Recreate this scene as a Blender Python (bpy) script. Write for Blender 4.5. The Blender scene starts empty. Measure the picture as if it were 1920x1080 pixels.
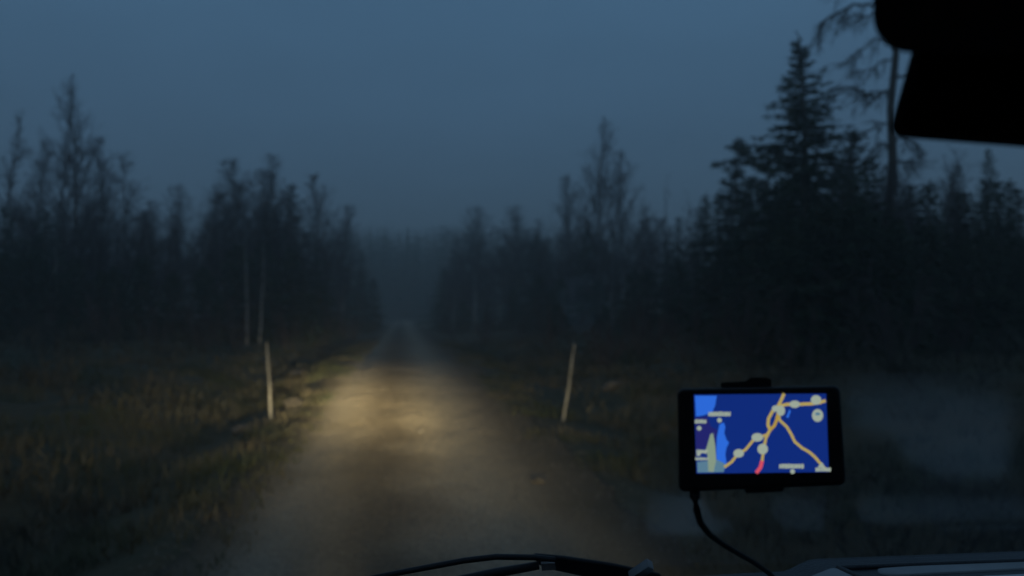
import bpy, math, random
import numpy as np
from mathutils import Vector, Matrix, noise

random.seed(7)
C = bpy.context.scene
COL = C.collection
R = math.radians
PI = math.pi

# ------------------------------------------------------------------ camera
W_PX, H_PX, F_PX = 1920.0, 1080.0, 1663.0
EYE = Vector((0.0, 0.0, 1.45))
YAW = math.atan((960 - 755) / F_PX)          # road runs along +Y, the camera looks a little to its right
PITCH = math.atan((570 - 540) / F_PX)
cam_data = bpy.data.cameras.new("camera")
cam_data.sensor_width = 36.0
cam_data.lens = 36.0 * F_PX / W_PX
cam_data.clip_start = 0.02
cam_data.clip_end = 3000.0
cam_data.dof.use_dof = True
cam_data.dof.focus_distance = 0.95
cam_data.dof.aperture_fstop = 4.8
cam = bpy.data.objects.new("camera", cam_data)
COL.objects.link(cam)
cam.location = EYE
cam.rotation_euler = (PI / 2 + PITCH, 0, -YAW)
C.camera = cam
CAM_ROT = cam.rotation_euler.to_matrix()


def ray(px, py):
    """Direction of a pixel's ray, scaled so its depth along the camera axis is 1."""
    return CAM_ROT @ Vector(((px - 960) / F_PX, -(py - 540) / F_PX, -1.0))


def at(px, py, depth):
    return EYE + ray(px, py) * depth


# ------------------------------------------------------------------ sky
world = bpy.data.worlds.new("World")
C.world = world
world.use_nodes = True
nt = world.node_tree
nt.nodes.clear()
n_out = nt.nodes.new("ShaderNodeOutputWorld")
n_bg = nt.nodes.new("ShaderNodeBackground")
n_sky = nt.nodes.new("ShaderNodeTexSky")
n_sky.sky_type = 'NISHITA'
n_sky.sun_disc = False
n_sky.sun_elevation = R(4)
n_sky.sun_rotation = R(200)
n_dim = nt.nodes.new("ShaderNodeMix"); n_dim.data_type = 'RGBA'; n_dim.blend_type = 'MULTIPLY'
n_dim.inputs[0].default_value = 1.0
n_dim.inputs[7].default_value = (0.35, 0.5, 0.8, 1)
n_tc = nt.nodes.new("ShaderNodeTexCoord")
n_sep = nt.nodes.new("ShaderNodeSeparateXYZ")
n_ramp = nt.nodes.new("ShaderNodeValToRGB")                # an even overcast dusk, a little lighter overhead
n_ramp.color_ramp.elements[0].position = 0.0
n_ramp.color_ramp.elements[0].color = (0.27, 0.50, 0.86, 1)
n_ramp.color_ramp.elements[1].position = 0.8
n_ramp.color_ramp.elements[1].color = (0.62, 1.17, 1.95, 1)
n_low = n_ramp.color_ramp.elements.new(0.32)
n_low.color = (0.42, 0.97, 1.70, 1)
n_map = nt.nodes.new("ShaderNodeMapping"); n_map.inputs['Scale'].default_value = (1.2, 1.2, 3.5)
n_noise = nt.nodes.new("ShaderNodeTexNoise"); n_noise.inputs['Scale'].default_value = 2.2
n_noise.inputs['Detail'].default_value = 4.0
n_nr = nt.nodes.new("ShaderNodeMapRange")
n_nr.inputs[1].default_value = 0.3; n_nr.inputs[2].default_value = 0.7
n_nr.inputs[3].default_value = 0.93; n_nr.inputs[4].default_value = 1.07
n_cl = nt.nodes.new("ShaderNodeMix"); n_cl.data_type = 'RGBA'; n_cl.blend_type = 'MULTIPLY'
n_cl.inputs[0].default_value = 1.0
n_mix = nt.nodes.new("ShaderNodeMix"); n_mix.data_type = 'RGBA'
n_mix.inputs[0].default_value = 0.93
L = nt.links.new
L(n_sky.outputs[0], n_dim.inputs[6])
L(n_tc.outputs['Generated'], n_sep.inputs[0]); L(n_sep.outputs[2], n_ramp.inputs[0])
L(n_tc.outputs['Generated'], n_map.inputs[0]); L(n_map.outputs[0], n_noise.inputs['Vector'])
L(n_noise.outputs[0], n_nr.inputs[0])
L(n_ramp.outputs[0], n_cl.inputs[6]); L(n_nr.outputs[0], n_cl.inputs[7])
L(n_dim.outputs[2], n_mix.inputs[6]); L(n_cl.outputs[2], n_mix.inputs[7])
L(n_mix.outputs[2], n_bg.inputs[0]); L(n_bg.outputs[0], n_out.inputs[0])
n_bg.inputs[1].default_value = 0.125

# ------------------------------------------------------------------ sun: dusk under full cloud, almost nothing of it is left
sun_data = bpy.data.lights.new("sun", 'SUN')
sun_data.energy = 0.01
sun_data.angle = R(40)
sun_data.color = (0.75, 0.86, 1.0)
sun = bpy.data.objects.new("sun", sun_data); COL.objects.link(sun)
sun.rotation_euler = (R(86), 0, R(-20))

C.view_settings.view_transform = 'Standard'
C.view_settings.look = 'None'
C.view_settings.exposure = 0.0
C.view_settings.gamma = 1.0
C.view_settings.use_curve_mapping = False
C.cycles.max_bounces = 5
C.cycles.diffuse_bounces = 2
C.cycles.glossy_bounces = 2
C.cycles.volume_bounces = 1
C.cycles.transparent_max_bounces = 16
C.cycles.use_denoising = True
C.cycles.sample_clamp_indirect = 2.0


# ------------------------------------------------------------------ helpers
class MB:
    def __init__(self):
        self.v, self.f = [], []

    def tri(self, a, b, c):
        n = len(self.v); self.v += [tuple(a), tuple(b), tuple(c)]; self.f.append((n, n + 1, n + 2))

    def quad(self, a, b, c, d):
        n = len(self.v); self.v += [tuple(a), tuple(b), tuple(c), tuple(d)]; self.f.append((n, n + 1, n + 2, n + 3))

    def poly(self, pts):
        n = len(self.v); self.v += [tuple(p) for p in pts]; self.f.append(tuple(range(n, n + len(pts))))

    def tube(self, pts, rad, sides=5, cap=True):
        pts = [Vector(p) for p in pts]
        if not hasattr(rad, '__len__'):
            rad = [rad] * len(pts)
        n0 = len(self.v)
        t0 = (pts[-1] - pts[0])
        up = Vector((0, 0, 1)) if abs(t0.normalized().z) < 0.9 else Vector((1, 0, 0))
        for i, p in enumerate(pts):
            t = (pts[min(i + 1, len(pts) - 1)] - pts[max(i - 1, 0)]).normalized()
            a = t.cross(up).normalized(); b = t.cross(a)
            for k in range(sides):
                w = 2 * PI * k / sides
                self.v.append(tuple(p + (a * math.cos(w) + b * math.sin(w)) * rad[i]))
        for i in range(len(pts) - 1):
            for k in range(sides):
                k2 = (k + 1) % sides
                self.f.append((n0 + i * sides + k, n0 + i * sides + k2, n0 + (i + 1) * sides + k2, n0 + (i + 1) * sides + k))
        if cap:
            self.f.append(tuple(n0 + k for k in reversed(range(sides))))
            m = n0 + (len(pts) - 1) * sides
            self.f.append(tuple(m + k for k in range(sides)))

    def prism(self, front, depth_vec):
        """Closed extrusion of an outline along depth_vec."""
        front = [Vector(p) for p in front]; d = Vector(depth_vec)
        nrm = Vector((0, 0, 0))
        for i in range(len(front)):
            nrm += front[i - 1].cross(front[i])
        if nrm.dot(d) > 0: front.reverse()             # faces look outwards
        n0 = len(self.v); n = len(front)
        self.v += [tuple(p) for p in front] + [tuple(p + d) for p in front]
        self.f.append(tuple(range(n0, n0 + n)))
        self.f.append(tuple(reversed(range(n0 + n, n0 + 2 * n))))
        for i in range(n):
            j = (i + 1) % n
            self.f.append((n0 + j, n0 + i, n0 + n + i, n0 + n + j))

    def box(self, lo, hi):
        x0, y0, z0 = lo; x1, y1, z1 = hi
        self.prism([(x0, y0, z0), (x1, y0, z0), (x1, y1, z0), (x0, y1, z0)], (0, 0, z1 - z0))

    def mesh(self, name, mat, smooth=False):
        me = bpy.data.meshes.new(name)
        me.from_pydata(self.v, [], self.f)
        if mat: me.materials.append(mat)
        if smooth: me.polygons.foreach_set('use_smooth', [True] * len(me.polygons))
        me.update()
        return me

    def build(self, name, mat, parent=None, smooth=False, bevel=0.0):
        o = bpy.data.objects.new(name, self.mesh(name, mat, smooth))
        COL.objects.link(o)
        if parent is not None:
            o.parent = parent
            o.matrix_parent_inverse = parent_inv(parent)
        if bevel:
            b = o.modifiers.new("soft_edge", 'BEVEL'); b.width = bevel; b.segments = 3; b.limit_method = 'ANGLE'
        return o


def parent_inv(p):
    """World matrix of a parent built from its own location only, inverted (the depsgraph has not run yet)."""
    m = Matrix.Identity(4)
    q = p
    while q is not None:
        m = q.matrix_basis @ m if q.parent is None else (q.matrix_parent_inverse @ q.matrix_basis) @ m
        q = q.parent
    return m.inverted()


def tag(o, label=None, cat=None, group=None, kind=None):
    if label: o['label'] = label
    if cat: o['category'] = cat
    if group: o['group'] = group
    if kind: o['kind'] = kind
    return o


def empty(name, loc=(0, 0, 0), rz=0.0, sc=1.0):
    o = bpy.data.objects.new(name, None)
    COL.objects.link(o)
    o.location = loc; o.rotation_euler = (0, 0, rz); o.scale = (sc, sc, sc)
    o.empty_display_size = 0.2
    return o


def material(name, col, rough=0.8, spec=0.3, var=None, scale=6.0, bump=0.0, bscale=60.0, metal=0.0, detail=5.0):
    m = bpy.data.materials.new(name); m.use_nodes = True
    t = m.node_tree; b = t.nodes['Principled BSDF']
    b.inputs['Base Color'].default_value = (*col, 1)
    b.inputs['Roughness'].default_value = rough
    b.inputs['Specular IOR Level'].default_value = spec
    b.inputs['Metallic'].default_value = metal
    tc = t.nodes.new("ShaderNodeTexCoord")
    if var:
        ns = t.nodes.new("ShaderNodeTexNoise"); ns.inputs['Scale'].default_value = scale; ns.inputs['Detail'].default_value = detail
        rp = t.nodes.new("ShaderNodeValToRGB")
        rp.color_ramp.elements[0].position = 0.32; rp.color_ramp.elements[1].position = 0.68
        rp.color_ramp.elements[0].color = (*col, 1); rp.color_ramp.elements[1].color = (*var, 1)
        t.links.new(tc.outputs['Object'], ns.inputs['Vector']); t.links.new(ns.outputs[0], rp.inputs[0])
        t.links.new(rp.outputs[0], b.inputs['Base Color'])
    if bump:
        n2 = t.nodes.new("ShaderNodeTexNoise"); n2.inputs['Scale'].default_value = bscale; n2.inputs['Detail'].default_value = 4
        bp = t.nodes.new("ShaderNodeBump"); bp.inputs['Strength'].default_value = bump; bp.inputs['Distance'].default_value = 0.02
        t.links.new(tc.outputs['Object'], n2.inputs['Vector']); t.links.new(n2.outputs[0], bp.inputs['Height'])
        t.links.new(bp.outputs[0], b.inputs['Normal'])
    return m


def glow(name, col, strength=1.0):
    m = bpy.data.materials.new(name); m.use_nodes = True
    t = m.node_tree; t.nodes.clear()
    o = t.nodes.new("ShaderNodeOutputMaterial"); e = t.nodes.new("ShaderNodeEmission")
    e.inputs[0].default_value = (*col, 1); e.inputs[1].default_value = strength
    t.links.new(e.outputs[0], o.inputs[0])
    return m


def smooth01(a, b, x):
    t = min(1.0, max(0.0, (x - a) / (b - a)))
    return t * t * (3 - 2 * t)


# ------------------------------------------------------------------ terrain
ROAD_C, ROAD_HW = 0.16, 1.40


def crest(y):
    return 0.16 * math.exp(-((y - 18) / 8.0) ** 2) - 0.010 * max(0.0, min(y, 150) - 30)


def H(x, y):
    """Height of the ground beside and under the road."""
    u = x - ROAD_C
    s = abs(u) - ROAD_HW
    z = crest(y)
    if s > -0.3:
        z -= 0.04 * smooth01(-0.3, 0.1, -s)
        k = 0.30 if u < 0 else 0.24
        z -= k * math.exp(-((s - 1.25) / 0.75) ** 2) * smooth01(-0.1, 0.5, s)
        z += (0.45 if u > 0 else 0.30) * smooth01(1.9, 7.0, s)
        w = smooth01(0.0, 1.6, s)
        z += w * (0.14 * noise.noise((x * 0.45, y * 0.45, 3.1)) + 0.10 * noise.noise((x * 1.3, y * 1.3, 8.0))
                  + 0.05 * noise.noise((x * 3.1, y * 3.1, 1.0)))
    else:
        z -= 0.05
    return z


def spaced(lo, hi, fine_lo, fine_hi, fine, grow):
    a = list(np.arange(fine_lo, fine_hi, fine))
    p, d = fine_hi, fine
    while p < hi:
        a.append(p); d *= grow; p += d
    a.append(hi)
    p, d = fine_lo, fine
    left = []
    while p > lo:
        d *= grow; p -= d
        left.append(max(p, lo))
    return sorted(set([round(float(q), 4) for q in left + a]))


def ground_material():
    m = bpy.data.materials.new("verge_ground"); m.use_nodes = True
    t = m.node_tree; b = t.nodes['Principled BSDF']; b.inputs['Roughness'].default_value = 0.95
    b.inputs['Specular IOR Level'].default_value = 0.15
    tc = t.nodes.new("ShaderNodeTexCoord")
    a = t.nodes.new("ShaderNodeTexNoise"); a.inputs['Scale'].default_value = 0.55; a.inputs['Detail'].default_value = 7
    c = t.nodes.new("ShaderNodeTexNoise"); c.inputs['Scale'].default_value = 9; c.inputs['Detail'].default_value = 6
    r = t.nodes.new("ShaderNodeValToRGB")
    e = r.color_ramp.elements
    e[0].position = 0.30; e[0].color = (0.030, 0.038, 0.020, 1)
    e[1].position = 0.72; e[1].color = (0.115, 0.085, 0.042, 1)
    k = e.new(0.48); k.color = (0.068, 0.060, 0.036, 1)
    k = e.new(0.60); k.color = (0.085, 0.060, 0.032, 1)
    mx = t.nodes.new("ShaderNodeMath"); mx.operation = 'MULTIPLY_ADD'
    mx.inputs[1].default_value = 0.55
    ad = t.nodes.new("ShaderNodeMath"); ad.operation = 'MULTIPLY'; ad.inputs[1].default_value = 0.45
    t.links.new(tc.outputs['Object'], a.inputs['Vector']); t.links.new(tc.outputs['Object'], c.inputs['Vector'])
    t.links.new(c.outputs[0], ad.inputs[0]); t.links.new(a.outputs[0], mx.inputs[0]); t.links.new(ad.outputs[0], mx.inputs[2])
    t.links.new(mx.outputs[0], r.inputs[0]); t.links.new(r.outputs[0], b.inputs['Base Color'])
    bp = t.nodes.new("ShaderNodeBump"); bp.inputs['Strength'].default_value = 0.9; bp.inputs['Distance'].default_value = 0.05
    t.links.new(c.outputs[0], bp.inputs['Height']); t.links.new(bp.outputs[0], b.inputs['Normal'])
    return m


xs = spaced(-230, 230, -14, 14, 0.22, 1.25)
ys = spaced(-25, 300, 2.0, 42, 0.28, 1.18)
g = MB()
g.v = [(x, y, H(x, y)) for y in ys for x in xs]
nx = len(xs)
g.f = [(j * nx + i, j * nx + i + 1, (j + 1) * nx + i + 1, (j + 1) * nx + i) for j in range(len(ys) - 1) for i in range(nx - 1)]
tag(g.build("ground", ground_material(), smooth=True), kind="structure")


def road_material():
    m = bpy.data.materials.new("gravel_surface"); m.use_nodes = True
    t = m.node_tree; b = t.nodes['Principled BSDF']
    b.inputs['Roughness'].default_value = 0.9; b.inputs['Diffuse Roughness'].default_value = 1.0
    b.inputs['Specular IOR Level'].default_value = 0.15
    tc = t.nodes.new("ShaderNodeTexCoord")
    big = t.nodes.new("ShaderNodeTexNoise"); big.inputs['Scale'].default_value = 0.9; big.inputs['Detail'].default_value = 6
    fine = t.nodes.new("ShaderNodeTexNoise"); fine.inputs['Scale'].default_value = 38; fine.inputs['Detail'].default_value = 5
    vor = t.nodes.new("ShaderNodeTexVoronoi"); vor.inputs['Scale'].default_value = 45
    # lighter packed wheel tracks, loose brown grit between and beside them
    sp = t.nodes.new("ShaderNodeSeparateXYZ")
    wob = t.nodes.new("ShaderNodeMath"); wob.operation = 'MULTIPLY_ADD'; wob.inputs[1].default_value = 0.6
    off = t.nodes.new("ShaderNodeMath"); off.operation = 'ADD'; off.inputs[1].default_value = 0.20 - 0.30
    ab = t.nodes.new("ShaderNodeMath"); ab.operation = 'ABSOLUTE'
    tr = t.nodes.new("ShaderNodeMath"); tr.operation = 'SUBTRACT'; tr.inputs[1].default_value = 0.72
    ab2 = t.nodes.new("ShaderNodeMath"); ab2.operation = 'ABSOLUTE'
    mr = t.nodes.new("ShaderNodeMapRange"); mr.inputs[1].default_value = 0.12; mr.inputs[2].default_value = 0.62
    mr.inputs[3].default_value = 1.0; mr.inputs[4].default_value = 0.0
    lk = t.links.new
    lk(tc.outputs['Object'], big.inputs['Vector']); lk(tc.outputs['Object'], fine.inputs['Vector']); lk(tc.outputs['Object'], vor.inputs['Vector'])
    lk(tc.outputs['Object'], sp.inputs[0]); lk(big.outputs[0], wob.inputs[0]); lk(sp.outputs[0], wob.inputs[2])
    lk(wob.outputs[0], off.inputs[0]); lk(off.outputs[0], ab.inputs[0]); lk(ab.outputs[0], tr.inputs[0]); lk(tr.outputs[0], ab2.inputs[0])
    lk(ab2.outputs[0], mr.inputs[0])
    c1 = t.nodes.new("ShaderNodeMix"); c1.data_type = 'RGBA'
    c1.inputs[6].default_value = (0.140, 0.116, 0.085, 1); c1.inputs[7].default_value = (0.300, 0.258, 0.198, 1)
    lk(mr.outputs[0], c1.inputs[0])
    c2 = t.nodes.new("ShaderNodeMix"); c2.data_type = 'RGBA'; c2.blend_type = 'MULTIPLY'; c2.inputs[0].default_value = 0.85
    rp = t.nodes.new("ShaderNodeValToRGB")
    rp.color_ramp.elements[0].position = 0.3; rp.color_ramp.elements[0].color = (0.55, 0.53, 0.52, 1)
    rp.color_ramp.elements[1].position = 0.7; rp.color_ramp.elements[1].color = (1.25, 1.22, 1.15, 1)
    lk(fine.outputs[0], rp.inputs[0]); lk(c1.outputs[2], c2.inputs[6]); lk(rp.outputs[0], c2.inputs[7])
    c3 = t.nodes.new("ShaderNodeMix"); c3.data_type = 'RGBA'; c3.blend_type = 'MULTIPLY'; c3.inputs[0].default_value = 0.45
    r2 = t.nodes.new("ShaderNodeValToRGB")
    r2.color_ramp.elements[0].position = 0.35; r2.color_ramp.elements[0].color = (0.66, 0.65, 0.66, 1)
    r2.color_ramp.elements[1].position = 0.65; r2.color_ramp.elements[1].color = (1.15, 1.13, 1.08, 1)
    lk(big.outputs[0], r2.inputs[0]); lk(c2.outputs[2], c3.inputs[6]); lk(r2.outputs[0], c3.inputs[7])
    # soil and moss creep in from both edges
    eo = t.nodes.new("ShaderNodeMath"); eo.operation = 'ADD'; eo.inputs[1].default_value = -ROAD_C
    ea = t.nodes.new("ShaderNodeMath"); ea.operation = 'ABSOLUTE'
    en = t.nodes.new("ShaderNodeMath"); en.operation = 'MULTIPLY_ADD'; en.inputs[1].default_value = 0.9
    er_ = t.nodes.new("ShaderNodeMapRange"); er_.inputs[1].default_value = 1.30; er_.inputs[2].default_value = 1.95
    er_.interpolation_type = 'SMOOTHSTEP'
    c4 = t.nodes.new("ShaderNodeMix"); c4.data_type = 'RGBA'; c4.inputs[7].default_value = (0.060, 0.050, 0.033, 1)
    lk(sp.outputs[0], eo.inputs[0]); lk(eo.outputs[0], ea.inputs[0]); lk(big.outputs[0], en.inputs[0]); lk(ea.outputs[0], en.inputs[2])
    lk(en.outputs[0], er_.inputs[0]); lk(er_.outputs[0], c4.inputs[0]); lk(c3.outputs[2], c4.inputs[6]); lk(c4.outputs[2], b.inputs['Base Color'])
    hsum = t.nodes.new("ShaderNodeMath"); hsum.operation = 'ADD'
    lk(fine.outputs[0], hsum.inputs[0]); lk(vor.outputs[0], hsum.inputs[1])
    bp = t.nodes.new("ShaderNodeBump"); bp.inputs['Strength'].default_value = 0.8; bp.inputs['Distance'].default_value = 0.02
    lk(hsum.outputs[0], bp.inputs['Height']); lk(bp.outputs[0], b.inputs['Normal'])
    return m


def road_z(x, y):
    u = x - ROAD_C
    rut = -0.03 * (math.exp(-((x + 0.92) / 0.28) ** 2) + math.exp(-((x - 0.52) / 0.28) ** 2))
    camber = 0.03 * (1 - (u / ROAD_HW) ** 2)
    return crest(y) + camber + rut + 0.010 * noise.noise((x * 1.6, y * 0.7, 5)) + 0.008 * noise.noise((x * 5, y * 4, 2))


g = MB()
rys = spaced(-25, 170, 2.0, 45, 0.16, 1.12)
NA = 46
for y in rys:
    el = ROAD_HW + 0.10 + 0.22 * noise.noise((0.3, y * 0.35, 0)) + 0.10 * noise.noise((0.3, y * 1.7, 4))
    er = ROAD_HW + 0.10 + 0.22 * noise.noise((9.3, y * 0.35, 0)) + 0.10 * noise.noise((9.3, y * 1.7, 4))
    for i in range(NA + 1):
        k = i / NA
        x = ROAD_C - el + (el + er) * k
        z = road_z(x, y)
        if i in (0, NA): z -= 0.14
        g.v.append((x, y, z))
n = NA + 1
g.f = [(j * n + i, j * n + i + 1, (j + 1) * n + i + 1, (j + 1) * n + i) for j in range(len(rys) - 1) for i in range(NA)]
tag(g.build("gravel_road", road_material(), smooth=True), kind="structure")

# ------------------------------------------------------------------ tree builders
M = {}
M['needles'] = material("spruce_needles", (0.018, 0.032, 0.016), 0.8, 0.2, (0.045, 0.058, 0.028), 1.3)
M['pine_needles'] = material("pine_needles", (0.025, 0.040, 0.022), 0.8, 0.2, (0.050, 0.062, 0.032), 1.5)
M['dark_bark'] = material("dark_bark", (0.055, 0.045, 0.036), 0.9, 0.2, (0.11, 0.09, 0.072), 8, 0.6, 30)
M['twigs'] = material("birch_twigs", (0.050, 0.034, 0.034), 0.8, 0.2, (0.085, 0.062, 0.058), 3)
M['dead_twigs'] = material("dead_wood", (0.045, 0.038, 0.034), 0.85, 0.2, (0.08, 0.07, 0.062), 5)


def birch_bark():
    m = bpy.data.materials.new("birch_bark"); m.use_nodes = True
    t = m.node_tree; b = t.nodes['Principled BSDF']; b.inputs['Roughness'].default_value = 0.75
    tc = t.nodes.new("ShaderNodeTexCoord"); mp = t.nodes.new("ShaderNodeMapping"); mp.inputs['Scale'].default_value = (3, 3, 9)
    ns = t.nodes.new("ShaderNodeTexNoise"); ns.inputs['Scale'].default_value = 2.6; ns.inputs['Detail'].default_value = 6
    r = t.nodes.new("ShaderNodeValToRGB")
    e = r.color_ramp.elements
    e[0].position = 0.40; e[0].color = (0.06, 0.05, 0.045, 1)
    e[1].position = 0.52; e[1].color = (0.40, 0.38, 0.35, 1)
    t.links.new(tc.outputs['Object'], mp.inputs[0]); t.links.new(mp.outputs[0], ns.inputs['Vector'])
    t.links.new(ns.outputs[0], r.inputs[0]); t.links.new(r.outputs[0], b.inputs['Base Color'])
    return m


M['birch_bark'] = birch_bark()


def V(*a): return Vector(a)


def rnd(a, b): return random.uniform(a, b)


def twig(mb, p, d, l, w):
    """One needle-bearing or bare twig: two crossed slivers."""
    d = d.normalized()
    s = d.cross(V(rnd(-1, 1), rnd(-1, 1), rnd(-1, 1)))
    if s.length < 1e-3: s = V(1, 0, 0)
    s.normalize()
    q = p + d * l
    m = p + d * l * 0.4
    mb.quad(p, m + s * w, q, m - s * w)


def spruce_mesh(h, rad, seed, dens=1.0, leader=0.0, sparse_top=False, gap=0.0):
    random.seed(seed)
    tr = MB()
    bend = V(rnd(-.02, .02), rnd(-.02, .02), 0) * h
    pts = [V(0, 0, h * k / 6) + bend * (k / 6) ** 2 for k in range(7)]
    tr.tube(pts, [0.013 * h * (1 - k / 6.3) + 0.006 for k in range(7)], 7)
    cr = MB()
    z = 0.03 * h
    while z < h * 0.985:
        k = z / h
        base = pts[0] + bend * k * k + V(0, 0, z)
        prof = (1 - k) ** 0.85 * (0.75 + 0.25 * min(1, k * 6))
        if leader and k > 1 - leader: prof *= 0.55
        nb = max(4, int(8 * dens * (0.6 + 0.4 * (1 - k))))
        a0 = rnd(0, 6.28)
        for i in range(nb):
            if random.random() < gap: continue
            a = a0 + 6.28 * i / nb + rnd(-.3, .3)
            l = rad * prof * rnd(0.55, 1.15) + 0.06
            if random.random() < 0.06: l *= 1.35
            out = V(math.cos(a), math.sin(a), 0)
            rise = rnd(-0.1, 0.25) + 0.55 * max(0, k - 0.55)
            droop = rnd(0.25, 0.5) * (1 - k)
            spine = []
            for q in range(5):
                t = q / 4
                spine.append(base + out * l * t + V(0, 0, l * (rise * t - droop * t * t + 0.12 * droop * t ** 4)))
            cr.tube([spine[0], spine[2], spine[4]], [0.012 + 0.006 * l, 0.008, 0.003], 3, cap=False)
            side = V(-out.y, out.x, 0)
            nt_ = max(4, int(l * 11 * dens))
            for j in range(nt_):
                t = (j + 0.7) / nt_
                f = t * 4; i0 = min(3, int(f)); p = spine[i0].lerp(spine[i0 + 1], f - i0)
                for sg in (-1, 1):
                    ll = (0.10 + 0.34 * l * (1 - t) ** 0.8) * rnd(.6, 1.2)
                    d = out * rnd(.5, 1.0) + side * sg * rnd(.5, 1.1) + V(0, 0, rnd(-.7, .15))
                    twig(cr, p, d, ll, 0.022 + 0.05 * ll)
                if random.random() < 0.5:
                    twig(cr, p, V(rnd(-.3, .3), rnd(-.3, .3), -1), rnd(.08, .22), 0.022)
            twig(cr, spine[4] - out * 0.05, out + V(0, 0, rnd(0, .4)), 0.16, 0.02)
        z += (0.16 + 0.10 * (1 - k)) * (h / 6) ** 0.35 / (0.6 + 0.4 * dens) * rnd(.8, 1.2)
    for j in range(10):
        twig(cr, pts[6] - V(0, 0, j * 0.05), V(rnd(-.7, .7), rnd(-.7, .7), .9), 0.16, 0.02)
    return tr, cr


def grow(mb, p, d, l, r, level, spread, hang, nsub, fine=.0032):
    """A bare branch with its side twigs."""
    pts = [p]; q = p; dd = d.normalized()
    steps = 4 if level > 0 else 3
    for s in range(steps):
        dd = (dd + V(rnd(-.10, .10), rnd(-.10, .10), rnd(-.06, .10) + (-hang if level < 2 else 0.05))).normalized()
        q = q + dd * l / steps; pts.append(q)
    mb.tube(pts, [r * (1 - 0.8 * i / steps) + 0.0015 for i in range(steps + 1)], 3, cap=False)
    if level == 0: return
    for i in range(nsub):
        t = rnd(.18, 1.0) * steps
        i0 = min(steps - 1, int(t)); b = pts[i0].lerp(pts[i0 + 1], t - i0)
        ax = (pts[i0 + 1] - pts[i0]).normalized()
        s = ax.cross(V(rnd(-1, 1), rnd(-1, 1), rnd(-1, 1))).normalized()
        nd = ax * rnd(.6, 1.0) + s * spread * rnd(.5, 1.1)
        grow(mb, b, nd, l * rnd(.28, .5) * (1.1 - 0.5 * t / steps), max(fine, r * 0.42), level - 1, spread, hang, nsub, fine)


def birch_mesh(h, rad, seed, nb=30, first=0.22, spread=0.8, hang=0.10, nsub=6, trunks=1, narrow=0.45, fine=.0028):
    random.seed(seed)
    tr, cr = MB(), MB()
    for q in range(trunks):
        lean = V(rnd(-.05, .05), rnd(-.05, .05), 0) * (1 if trunks == 1 else 3)
        hh = h if q == 0 else h * rnd(.7, .92)
        o = V(0, 0, 0) if q == 0 else V(rnd(-.25, .25), rnd(-.25, .25), 0)
        pts = [o + V(0, 0, hh * k / 8) + lean * hh * (k / 8) ** 1.3 + V(rnd(-.02, .02), rnd(-.02, .02), 0) * hh * (k / 8) * .6 for k in range(9)]
        tr.tube(pts, [0.0105 * hh * (1 - k / 8.2) + 0.004 for k in range(9)], 7)
        for i in range(nb):
            k = first + (0.985 - first) * (i + rnd(0, 1)) / nb
            f = k * 8; i0 = min(7, int(f)); p = pts[i0].lerp(pts[i0 + 1], f - i0)
            a = rnd(0, 6.28)
            l = rad * (1.0 - k) ** 0.75 * rnd(.7, 1.2) * min(1, 0.55 + (k - first) * 3) + 0.22
            d = V(math.cos(a), math.sin(a), rnd(1.0, 2.0) * narrow / 0.45)
            grow(cr, p, d, l * 1.5, 0.0035 * hh * (1 - k) + 0.004, 2, spread, hang, nsub, fine)
    return tr, cr


def pine_mesh(h, rad, seed):
    random.seed(seed)
    tr, cr = MB(), MB()
    pts = [V(rnd(-.03, .03) * h * k / 7, rnd(-.03, .03) * h * k / 7, h * k / 7) for k in range(8)]
    tr.tube(pts, [0.013 * h * (1 - k / 7.6) + 0.006 for k in range(8)], 7)
    for i in range(34):
        k = 0.22 + 0.77 * (i + random.random()) / 34
        f = k * 7; i0 = min(6, int(f)); p = pts[i0].lerp(pts[i0 + 1], f - i0)
        a = rnd(0, 6.28); l = rad * (1.05 - k) ** .6 * rnd(.45, 1.15)
        d = V(math.cos(a), math.sin(a), rnd(.15, .8))
        q = p + d.normalized() * l
        cr.tube([p, p.lerp(q, .5) + V(0, 0, -.05), q], [.02, .013, .006], 3, cap=False)
        for c in range(4):
            b = p.lerp(q, rnd(.5, 1.0)) + V(rnd(-.15, .15), rnd(-.15, .15), rnd(-.05, .15))
            for j in range(26):
                twig(cr, b, V(rnd(-1, 1), rnd(-1, 1), rnd(-.4, 1.2)), rnd(.12, .26), 0.016)
    return tr, cr


def shrub_mesh(h, seed, stems=11):
    random.seed(seed)
    cr = MB(); st = MB()
    for i in range(stems):
        a = rnd(0, 6.28)
        d = V(math.cos(a) * rnd(.15, .75), math.sin(a) * rnd(.15, .75), 1)
        p = V(math.cos(a), math.sin(a), 0) * rnd(0, .2)
        l = h * rnd(.55, 1.05)
        q = p + d.normalized() * l * 0.45
        st.tube([p - V(0, 0, .05), p.lerp(q, .5) + V(rnd(-.04, .04), rnd(-.04, .04), 0), q], [.016, .012, .009], 4)
        grow(cr, q, d, l * .62, .008, 2, .75, .02, 5)
        grow(cr, p.lerp(q, .6), d + V(rnd(-.6, .6), rnd(-.6, .6), 0), l * .5, .006, 1, .75, .02, 6)
    return st, cr


def proto(trunk_mb, crown_mb, trunk_mat, crown_mat, h):
    return dict(trunk=trunk_mb.mesh("trunk", trunk_mat, True), crown=crown_mb.mesh("crown", crown_mat), h=h)


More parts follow.
